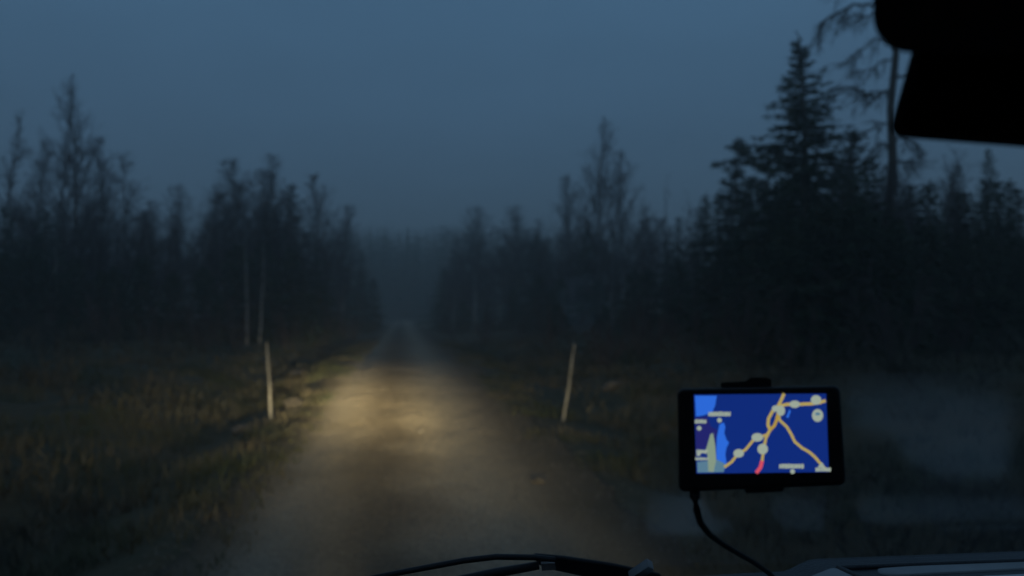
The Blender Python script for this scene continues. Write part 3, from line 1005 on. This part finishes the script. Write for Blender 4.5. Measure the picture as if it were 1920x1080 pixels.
# bonnet, front body and cabin shell
bo = MB()
bx = list(np.linspace(-.93, .93, 31)); by = list(np.linspace(1.10, 1.50, 10))
bo.v = [(CX + x * (1 - .06 * ((y - 1.1) / 1.05) ** 2), y, 1.00 - .20 * (y - 1.1) - .06 * ((y - 1.1) / 1.05) ** 3 - .05 * (abs(x) / .93) ** 3) for y in by for x in bx]
nx = len(bx)
bo.f = [(j * nx + i, j * nx + i + 1, (j + 1) * nx + i + 1, (j + 1) * nx + i) for j in range(len(by) - 1) for i in range(nx - 1)]
n0 = len(bo.v); last = (len(by) - 1) * nx
bo.v += [(CX + x * .96, 1.53 - .04 * abs(x), .40) for x in bx]
bo.f += [(last + i, last + i + 1, n0 + i + 1, n0 + i) for i in range(nx - 1)]
n1 = len(bo.v)
for sgn in (-1, 1):
    k = 0 if sgn < 0 else nx - 1
    n1 = len(bo.v)
    bo.v += [(CX + sgn * .95, y, .35) for y in by]
    bo.f += [(j * nx + k, (j + 1) * nx + k, n1 + j + 1, n1 + j) for j in range(len(by) - 1)]
bo.build("bonnet", M['paint'], car, True)
co = MB(); co.prism([(XL, 1.045, 1.10), (XL, 1.045, 1.06), (XL, 1.12, 1.00), (XL, 1.12, 1.025)], (XR - XL, 0, 0))
co.build("cowl", M['black_plastic'], car)
ro = MB(); ro.box((XL, -1.35, 1.45 + .262), (XR, .345, 1.45 + .30)); ro.build("roof", M['headliner'], car)
for sx in (XL, XR):
    a = MB(); a.tube([gp(sx, 0) - GN * .01, gp(sx, .5) - GN * .01, gp(sx, ST) - GN * .01], [.045, .038, .034], 8); a.build("pillar", M['headliner'], car, True)
    a = MB(); a.box((sx - .03, -1.3, .35), (sx + .03, 1.08, 1.06)); a.build("door", M['headliner'], car)
a = MB(); a.box((XL, -1.40, .35), (XR, -1.33, 1.08)); a.build("rear_panel", M['headliner'], car)
a = MB(); a.box((XL, -1.33, .32), (XR, 1.05, .36)); a.build("car_floor", M['headliner'], car)

# rear view mirror and sun visor, in the plane that faces the driver
def rounded(corners, radii, seg=7):
    out = []
    n = len(corners)
    for i in range(n):
        p = Vector(corners[i]); a = (Vector(corners[i - 1]) - p); b = (Vector(corners[(i + 1) % n]) - p)
        a.normalize(); b.normalize(); r = radii[i] if hasattr(radii, '__len__') else radii
        ang = a.angle(b); d = r / math.tan(ang / 2)
        p0, p1 = p + a * d, p + b * d
        c = p + (a + b).normalized() * (r / math.sin(ang / 2))
        for s in range(seg + 1):
            q = p0.lerp(p1, s / seg)
            out.append(c + (q - c).normalized() * r)
    return out


def px_outline(pts, depth, radii):
    """Outline given at a real depth in front of the driver, corners rounded by radii in metres."""
    P2 = [Vector(((x - 960) / F_PX * depth, -(y - 540) / F_PX * depth)) for x, y in pts]
    P2 = rounded(P2, radii)
    return [EYE + CAM_ROT @ Vector((p.x, p.y, -depth)) for p in P2]


FWD = CAM_ROT @ V(0, 0, -1)
mir = MB(); mir.prism(px_outline([(1720, 60), (1664, 257), (2560, 326), (2640, 60)], .43, [.004, .006, .02, .02]), ray(1690, 170).normalized() * .035)
mo = mir.build("rear_view_mirror", M['black_plastic'], car, bevel=.003)
mg = MB(); mg.prism(px_outline([(1740, 76), (1692, 243), (2540, 308), (2615, 76)], .4285, [.004, .006, .018, .018]), FWD * .004)
mg.build("mirror_glass", M['mirror_face'], mo)
ms_ = MB()
pc = at(2150, 120, .46)
ms_.tube([pc, pc + V(0, .03, .05), V(pc.x, .50, 1.45 + .155)], [.012, .010, .014], 8); ms_.build("mirror_stem", M['black_plastic'], mo, True)
vi = MB(); vi.prism(px_outline([(1637, -420), (1637, 98), (2900, 118), (2900, -420)], .40, [.004, .0165, .02, .01]), ray(1637, 40).normalized() * .018)
vi.build("sun_visor", M['headliner'], car, bevel=.003)

# wiper resting on the foot of the windscreen, on the outside
wi = MB()
wi.tube([on_glass(x, y, -.016) for x, y in [(640, 1094), (700, 1083), (800, 1064), (870, 1051), (930, 1044), (1000, 1045), (1040, 1049)]], [.0025, .0034, .0036, .0036, .0036, .0036, .0034], 6)
wiper = wi.build("windscreen_wiper", M['rubber'], car, True)
wa = MB()
wa.prism([on_glass(x, y, -.020) for x, y in [(1000, 1044), (1060, 1049), (1150, 1062), (1240, 1081), (1240, 1098), (1120, 1088), (1040, 1071), (1008, 1060)]], -GN * .006)
wa.build("wiper_arm", M['rubber'], wiper, bevel=.003)
wb = MB(); wb.tube([on_glass(x, y, -.012) for x, y in [(830, 1092), (930, 1074), (1010, 1060)]], [.004, .006, .005], 6); wb.build("wiper_rubber", M['rubber'], wiper, True)
wc = MB(); wc.prism([on_glass(x, y, -.0185) for x, y in [(1014, 1053), (1040, 1051), (1042, 1064), (1016, 1066)]], GN * .003); wc.build("wiper_clip", M['trim_metal'], wiper)
wz = MB(); wz.prism([on_glass(x, y, -.006) for x, y in [(1216, 1062), (1226, 1068), (1206, 1086), (1180, 1086)]], -GN * .01); wz.build("pale_wedge", M['trim_metal'], car)  # small pale wedge at the foot of the pane

# where a ray mirrored by the pane meets the dashboard
def mirror_to_dash(px, py):
    p = on_glass(px, py); d = (p - EYE).normalized(); r = d - 2 * d.dot(GN) * GN
    tt = 0.0
    while tt < 1.2:
        q = p + r * tt
        if q.z < dash_z(q.x, q.y): return q
        tt += .002
    return p + r * 1.2


# ------------------------------------------------------------------ headlights (lamps the car has on)
def beam(x, aim_x, power, sx, su, sd):
    d = bpy.data.lights.new("headlight", 'SPOT')
    d.energy = power; d.color = (1.0, .84, .47)
    d.spot_size = R(110); d.spot_blend = .25; d.shadow_soft_size = .06
    d.use_nodes = True
    t = d.node_tree; t.nodes.clear()
    out = t.nodes.new("ShaderNodeOutputLight"); em = t.nodes.new("ShaderNodeEmission")
    tc = t.nodes.new("ShaderNodeTexCoord"); sp = t.nodes.new("ShaderNodeSeparateXYZ")
    lk = t.links.new

    def mth(op, a, b=None):
        n = t.nodes.new("ShaderNodeMath"); n.operation = op
        for i, q in enumerate((a, b)):
            if q is None: continue
            if isinstance(q, (int, float)): n.inputs[i].default_value = q
            else: lk(q, n.inputs[i])
        return n.outputs[0]

    lk(tc.outputs['Normal'], sp.inputs[0])
    zz = mth('MAXIMUM', mth('ABSOLUTE', sp.outputs[2]), .02)
    tx = mth('DIVIDE', sp.outputs[0], zz)
    ty = mth('DIVIDE', sp.outputs[1], zz)
    hx = mth('DIVIDE', mth('ABSOLUTE', tx), sx)
    wide = mth('MULTIPLY', mth('EXPONENT', mth('MULTIPLY', mth('POWER', mth('DIVIDE', mth('ABSOLUTE', tx), .38), 2.0), -1.0)), .070)
    gx = mth('DIVIDE', 1.0, mth('ADD', 1.0, mth('POWER', hx, 2.6)))
    up = mth('POWER', mth('DIVIDE', mth('MAXIMUM', ty, 0.0), su), 3.0)
    dn = mth('POWER', mth('DIVIDE', mth('MAXIMUM', mth('MULTIPLY', ty, -1.0), 0.0), sd), 2.0)
    top = mth('DIVIDE', 1.0, mth('ADD', 1.0, up))
    low = mth('EXPONENT', mth('MULTIPLY', dn, -1.0))
    near = mth('EXPONENT', mth('MULTIPLY', mth('POWER', mth('DIVIDE', mth('MAXIMUM', mth('MULTIPLY', ty, -1.0), 0.0), .058), 2.0), -1.0))
    topw = mth('DIVIDE', 1.0, mth('ADD', 1.0, mth('POWER', mth('DIVIDE', mth('MAXIMUM', ty, 0.0), .075), 3.0)))
    st = mth('ADD', mth('MULTIPLY', top, mth('MULTIPLY', gx, low)), mth('MULTIPLY', topw, mth('MULTIPLY', wide, mth('ADD', near, .0007))))
    lk(st, em.inputs[1]); lk(em.outputs[0], out.inputs[0])
    o = bpy.data.objects.new("headlight_beam", d); COL.objects.link(o)
    o.location = (x, 1.68, .58)
    tgt = V(aim_x, 14.6, crest(14.6) - .05)
    o.rotation_euler = (tgt - o.location).to_track_quat('-Z', 'Y').to_euler()
    o.parent = car; o.matrix_parent_inverse = parent_inv(car)
    return o


for sgn in (-1, 1):
    x = CX + sgn * .56
    beam(x, -.72 + sgn * .10, 18500, .060, .022, .024)
    hl = MB()
    ring = [V(x + .085 * math.cos(a) * 1.3, 1.55, .58 + .085 * math.sin(a)) for a in np.linspace(0, 2 * PI, 18, endpoint=False)]
    hl.prism(ring, (0, .05, 0)); h_ = hl.build("headlight", M['black_plastic'], car)
    ln = MB(); ln.prism([V(x + .06 * math.cos(a) * 1.3, 1.601, .58 + .06 * math.sin(a)) for a in np.linspace(0, 2 * PI, 18, endpoint=False)], (0, .006, 0))
    ln.build("lens", M['trim_metal'], h_)

# ------------------------------------------------------------------ satellite navigator
GD = .65
M['gps_black'] = material("navigator_black_plastic", (.006, .006, .007), .45, .4, (.009, .009, .010), 60)
M['map_navy'] = glow("map_navy", (0.0051, 0.0239, 0.1886))
M['map_blue'] = glow("map_water", (0.0255, 0.1403, 0.6800))
M['map_purple'] = glow("map_town", (0.0162, 0.0180, 0.1440))
M['map_road'] = glow("map_road", (.42, .325, .100))
M['map_route'] = glow("map_highlight", (.40, .27, .055))
M['map_white'] = glow("map_label", (0.3168, 0.3744, 0.3096))
M['map_green'] = glow("map_pale_area", (0.2250, 0.3000, 0.2250))
M['map_teal'] = glow("map_teal_area", (0.0935, 0.1955, 0.2805))
M['map_red'] = glow("map_position", (0.6120, 0.0765, 0.1190))

ctr = at(1428, 822, GD)
gps = empty("satellite_navigator", ctr)
tag(gps, 'black satellite navigator with glowing blue map screen mounted low on the windscreen', 'navigator')


def gpt(px, py, off=0.0):
    """A point on the navigator's own face: the face turns a few degrees about its middle, off is towards the driver."""
    yawd, pit = R(3), R(-6)
    n_l = V(math.sin(yawd), math.sin(pit), math.cos(yawd) * math.cos(pit))
    nw = CAM_ROT @ n_l.normalized()
    d = ray(px, py)
    tt = (ctr + nw * off - EYE).dot(nw) / d.dot(nw)
    return EYE + d * tt


def face(pts, off, thick, mat, name, parent, rad=None):
    if rad:
        P2 = rounded([Vector(p) for p in pts], rad)
        pts = [(p.x, p.y) for p in P2]
    mb = MB(); q = [gpt(x, y, off) for x, y in pts]
    mb.prism(q, (gpt(1428, 822, off - thick) - gpt(1428, 822, off)))
    return mb.build(name, mat, parent)


body = face([(1269, 728), (1272, 923), (1587, 910), (1575, 722)], 0, .019, M['gps_black'], "housing", gps, 13)
bv = body.modifiers.new("soft_edge", 'BEVEL'); bv.width = .003; bv.segments = 3; bv.limit_method = 'ANGLE'; bv.angle_limit = R(50)
face([(1392, 906), (1398, 925), (1468, 922), (1474, 905)], -.004, .012, M['gps_black'], "housing_foot", body, 6)
scr = face([(1301, 740), (1306, 888), (1554, 885), (1549, 738)], .0006, .0005, M['map_navy'], "screen", gps)

LAYER = [0]


def flat(pts, mat, name, lay):
    LAYER[0] += 1
    mb = MB(); mb.poly([gpt(x, y, .0007 + lay * .00012 + LAYER[0] * .000004) for x, y in pts])
    return mb.build(name, mat, scr)


def strip(pts, wd, mat, name, lay):
    LAYER[0] += 1
    off = .0007 + lay * .00012 + LAYER[0] * .000004
    mb = MB(); P_ = [Vector(p) for p in pts]; lft, rgt = [], []
    for i, p in enumerate(P_):
        tn = (P_[min(i + 1, len(P_) - 1)] - P_[max(i - 1, 0)]).normalized(); nn = Vector((-tn.y, tn.x)) * wd * .43
        lft.append(gpt(p.x + nn.x, p.y + nn.y, off)); rgt.append(gpt(p.x - nn.x, p.y - nn.y, off))
    for i in range(len(P_) - 1): mb.quad(lft[i], lft[i + 1], rgt[i + 1], rgt[i])
    return mb.build(name, mat, scr)


def disc(x, y, rx, ry, mat, name, lay, n=16):
    return flat([(x + rx * math.cos(2 * PI * i / n), y + ry * math.sin(2 * PI * i / n)) for i in range(n)], mat, name, lay)


def wig(pts, amp, seed):
    random.seed(seed)
    return [(x + rnd(-amp, amp), y + rnd(-amp, amp)) for x, y in pts]


flat([(1303, 742), (1344, 742), (1341, 760), (1335, 774), (1318, 779), (1305, 781)], M['map_blue'], "lake", 0)
flat([(1304, 783), (1326, 781), (1333, 800), (1345, 806), (1341, 840), (1305, 843)], M['map_purple'], "town_area", 0)
flat([(1349, 796), (1357, 792), (1360, 800), (1358, 812), (1362, 824), (1367, 830), (1362, 840), (1360, 852), (1362, 866), (1359, 880), (1345, 880), (1343, 850), (1344, 820)], M['map_blue'], "river", 0)
flat([(1307, 866), (1345, 862), (1360, 870), (1357, 885), (1308, 886)], M['map_teal'], "pale_area", 1)
flat([(1332, 814), (1337, 812), (1341, 835), (1343, 862), (1338, 885), (1328, 884), (1327, 858), (1324, 842)], M['map_green'], "headland", 2)
strip([(1358, 876), (1372, 866), (1383, 852), (1398, 843), (1412, 826), (1424, 820), (1438, 815), (1444, 806)], 6, M['map_road'], "map_road", 3)
strip([(1444, 806), (1440, 797), (1441, 785), (1448, 772), (1458, 763), (1464, 752), (1470, 738)], 7, M['map_road'], "map_road", 3)
strip([(1444, 806), (1452, 798), (1456, 788), (1459, 775), (1461, 764)], 7, M['map_route'], "map_road", 4)
strip([(1444, 806), (1436, 822), (1432, 840), (1430, 856), (1429, 864)], 6, M['map_road'], "map_road", 3)
strip([(1429, 864), (1426, 876), (1418, 887)], 8, M['map_red'], "position_line", 4)
strip([(1459, 762), (1476, 758), (1500, 758), (1522, 757), (1537, 755), (1548, 751)], 7, M['map_road'], "map_road", 3)
strip([(1459, 775), (1462, 788), (1475, 800), (1484, 815), (1490, 828), (1504, 840), (1518, 848), (1529, 858), (1539, 870), (1550, 882)], 6, M['map_road'], "map_road", 3)
flat([(1474, 782), (1480, 768), (1483, 770), (1478, 784)], M['map_blue'], "pond", 1)
for i, (x, y, rx, ry) in enumerate([(1455, 766, 8, 6), (1464, 770, 8, 10), (1490, 758, 10, 7), (1530, 750, 10, 9), (1420, 820, 11, 8), (1385, 850, 10, 8), (1430, 842, 10, 10)]):
    disc(x, y, rx, ry, M['map_white'], "road_shield", 5)
disc(1533, 779, 10.5, 12, M['map_white'], "compass_button", 5)
disc(1533, 776, 5, 3, M['map_teal'], "compass_mark", 6)
# place names: too blurred to read, drawn as rows of unreadable strokes


def name_strokes(x0, x1, y, hgt, seed, dot=None):
    random.seed(seed)
    LAYER[0] += 1
    off = .0007 + 5 * .00012 + LAYER[0] * .000004
    mb = MB(); x = x0
    while x < x1:
        wd = rnd(2.5, 5.5); a = rnd(0, 1.5)
        mb.poly([gpt(x, y - hgt / 2 + a, off), gpt(x + wd, y - hgt / 2 + rnd(0, 1.5), off), gpt(x + wd, y + hgt / 2 - rnd(0, 1), off), gpt(x, y + hgt / 2, off)])
        x += wd + rnd(.2, .7)
    mb.build("place_name", M['map_white'], scr)
    if dot: disc(dot[0], dot[1], 4.5, 4.5, M['map_white'], "place_dot", 5, 10)


name_strokes(1328, 1366, 776, 9, 1, (1349, 788))
name_strokes(1303, 1324, 790, 8, 2, (1311, 803))
name_strokes(1306, 1326, 846, 7, 3)
name_strokes(1304, 1328, 860, 6, 4)
name_strokes(1461, 1506, 874, 9, 5, (1486, 884))
name_strokes(1529, 1554, 880, 8, 6)
flat([(1533, 876), (1541, 866), (1548, 878)], M['map_white'], "place_dot", 5)
flat([(1305, 852), (1312, 845), (1322, 845), (1324, 851), (1316, 849), (1310, 856)], M['map_white'], "place_name", 5)
# mount: clip on top of the housing, arm and suction cup on the glass
mt = face([(1352, 717), (1352, 726), (1446, 724), (1446, 712), (1438, 708), (1408, 708), (1398, 715)], -.004, .012, M['gps_black'], "mount_clip", gps)
b0 = gpt(1428, 800, -.019); cup = on_glass(1436, 812)
arm = MB(); arm.tube([b0, b0 + V(0, .03, .002), cup + GN * .03, cup + GN * .012], [.011, .008, .008, .014], 10); arm.build("mount_arm", M['gps_black'], gps, True)
sc_ = MB(); sc_.tube([cup + GN * .014, cup + GN * .008, cup + GN * .002], [.016, .030, .034], 20); sc_.build("suction_cup", M['rubber'], gps, True)

# its cable, hanging down to the dashboard
cb = MB()
p_end = at(1445, 1078, .80)
cpts = [gpt(1302, 915, -.010), at(1303, 930, .655), at(1306, 955, .66), at(1313, 980, .668), at(1330, 1002, .68), at(1355, 1020, .70), at(1385, 1038, .725), at(1415, 1055, .76), at(1440, 1073, .80), at(1462, 1095, .84)]
cb.tube(cpts, [.0035, .0034, .0029, .0025, .0024, .0024, .0024, .0024, .0024, .0024], 8)
o = cb.build("power_cable", M['rubber'], None, True)
pl = MB(); pl.tube([gpt(1302, 914, -.010), at(1303, 934, .656)], [.0042, .0036], 8); pl.build("plug", M['rubber'], o, True)
tag(o, 'thin black power cable hanging from the lower left corner of the navigator', 'cable')

# added pale panels on the dashboard, shaped to give the pane its reflections
M['pale_panel'] = material("pale_grey_panel", (.50, .52, .54), .8, .3, (.62, .63, .64), 9)
M['dim_panel'] = material("grey_panel", (.26, .28, .28), .8, .3, (.36, .37, .38), 9)


def panel(pxs, mat, lift=.002):
    pts = rounded([Vector((q.x, q.y)) for q in (mirror_to_dash(*p) for p in pxs)], .014, 5)
    mb = MB()
    cx = sum((p for p in pts), Vector((0, 0))) / len(pts)
    rings = [[cx.lerp(p, k) for p in pts] for k in (.0, .2, .4, .6, .8, 1.0)][1:]
    n_ = len(pts)
    mb.v = [(cx.x, cx.y, dash_z(cx.x, cx.y) + lift)] + [(p.x, p.y, dash_z(p.x, p.y) + lift) for r_ in rings for p in r_]
    mb.v += [(p.x, p.y, dash_z(p.x, p.y) - .003) for p in rings[-1]]
    for i in range(n_):
        mb.f.append((0, 1 + i, 1 + (i + 1) % n_))
        for r_ in range(len(rings)):
            a, b = 1 + r_ * n_, 1 + (r_ + 1) * n_
            mb.f.append((a + i, b + i, b + (i + 1) % n_, a + (i + 1) % n_))
    return mb.build("added_reflection_panel", mat, dash, True)


panel([(1578, 720), (1740, 718), (1900, 745), (1884, 890), (1760, 892), (1702, 862), (1668, 812), (1592, 792)], M['pale_panel'])
panel([(1600, 926), (1925, 930), (1925, 990), (1770, 992), (1720, 985), (1608, 975)], M['dim_panel'])
panel([(1172, 930), (1196, 926), (1192, 995), (1160, 995)], M['dim_panel'])
panel([(1214, 924), (1310, 922), (1330, 960), (1372, 990), (1376, 998), (1208, 998)], M['pale_panel'])
panel([(1420, 930), (1560, 930), (1550, 990), (1470, 990)], M['dim_panel'])

# a faint translucent patch on the inside of the pane
m = bpy.data.materials.new("faint_film"); m.use_nodes = True
t = m.node_tree; t.nodes.clear()
o_ = t.nodes.new("ShaderNodeOutputMaterial"); tb = t.nodes.new("ShaderNodeBsdfTransparent"); df = t.nodes.new("ShaderNodeBsdfTranslucent")
df.inputs[0].default_value = (.7, .72, .75, 1)
nz = t.nodes.new("ShaderNodeTexNoise"); nz.inputs['Scale'].default_value = 60
mr_ = t.nodes.new("ShaderNodeMapRange"); mr_.inputs[1].default_value = .35; mr_.inputs[2].default_value = .7; mr_.inputs[3].default_value = .012; mr_.inputs[4].default_value = .05
tc_ = t.nodes.new("ShaderNodeTexCoord")
ms = t.nodes.new("ShaderNodeMixShader")
t.links.new(tc_.outputs['Object'], nz.inputs['Vector']); t.links.new(nz.outputs[0], mr_.inputs[0]); t.links.new(mr_.outputs[0], ms.inputs[0])
t.links.new(tb.outputs[0], ms.inputs[1]); t.links.new(df.outputs[0], ms.inputs[2]); t.links.new(ms.outputs[0], o_.inputs[0])
sm_ = MB()
sm_.poly([on_glass(x, y, .0008) for x, y in [(1046, 530), (1066, 520), (1090, 516), (1118, 520), (1134, 534), (1136, 556), (1124, 586), (1108, 616), (1090, 628), (1074, 620), (1060, 594), (1048, 562)]])
sm_.build("faint_patch", m, car)

# ------------------------------------------------------------------ haze
hz = MB(); hz.box((-240, -35, -3.0), (240, 310, 20))
m = bpy.data.materials.new("evening_haze"); m.use_nodes = True
t = m.node_tree; t.nodes.clear()
o_ = t.nodes.new("ShaderNodeOutputMaterial"); vs = t.nodes.new("ShaderNodeVolumePrincipled")
vs.inputs['Color'].default_value = (1, .95, .88, 1); vs.inputs['Density'].default_value = .0058; vs.inputs['Anisotropy'].default_value = .65
t.links.new(vs.outputs[0], o_.inputs['Volume'])
tag(hz.build("haze", m), 'blue evening haze hanging between the trees', 'haze', kind='stuff')
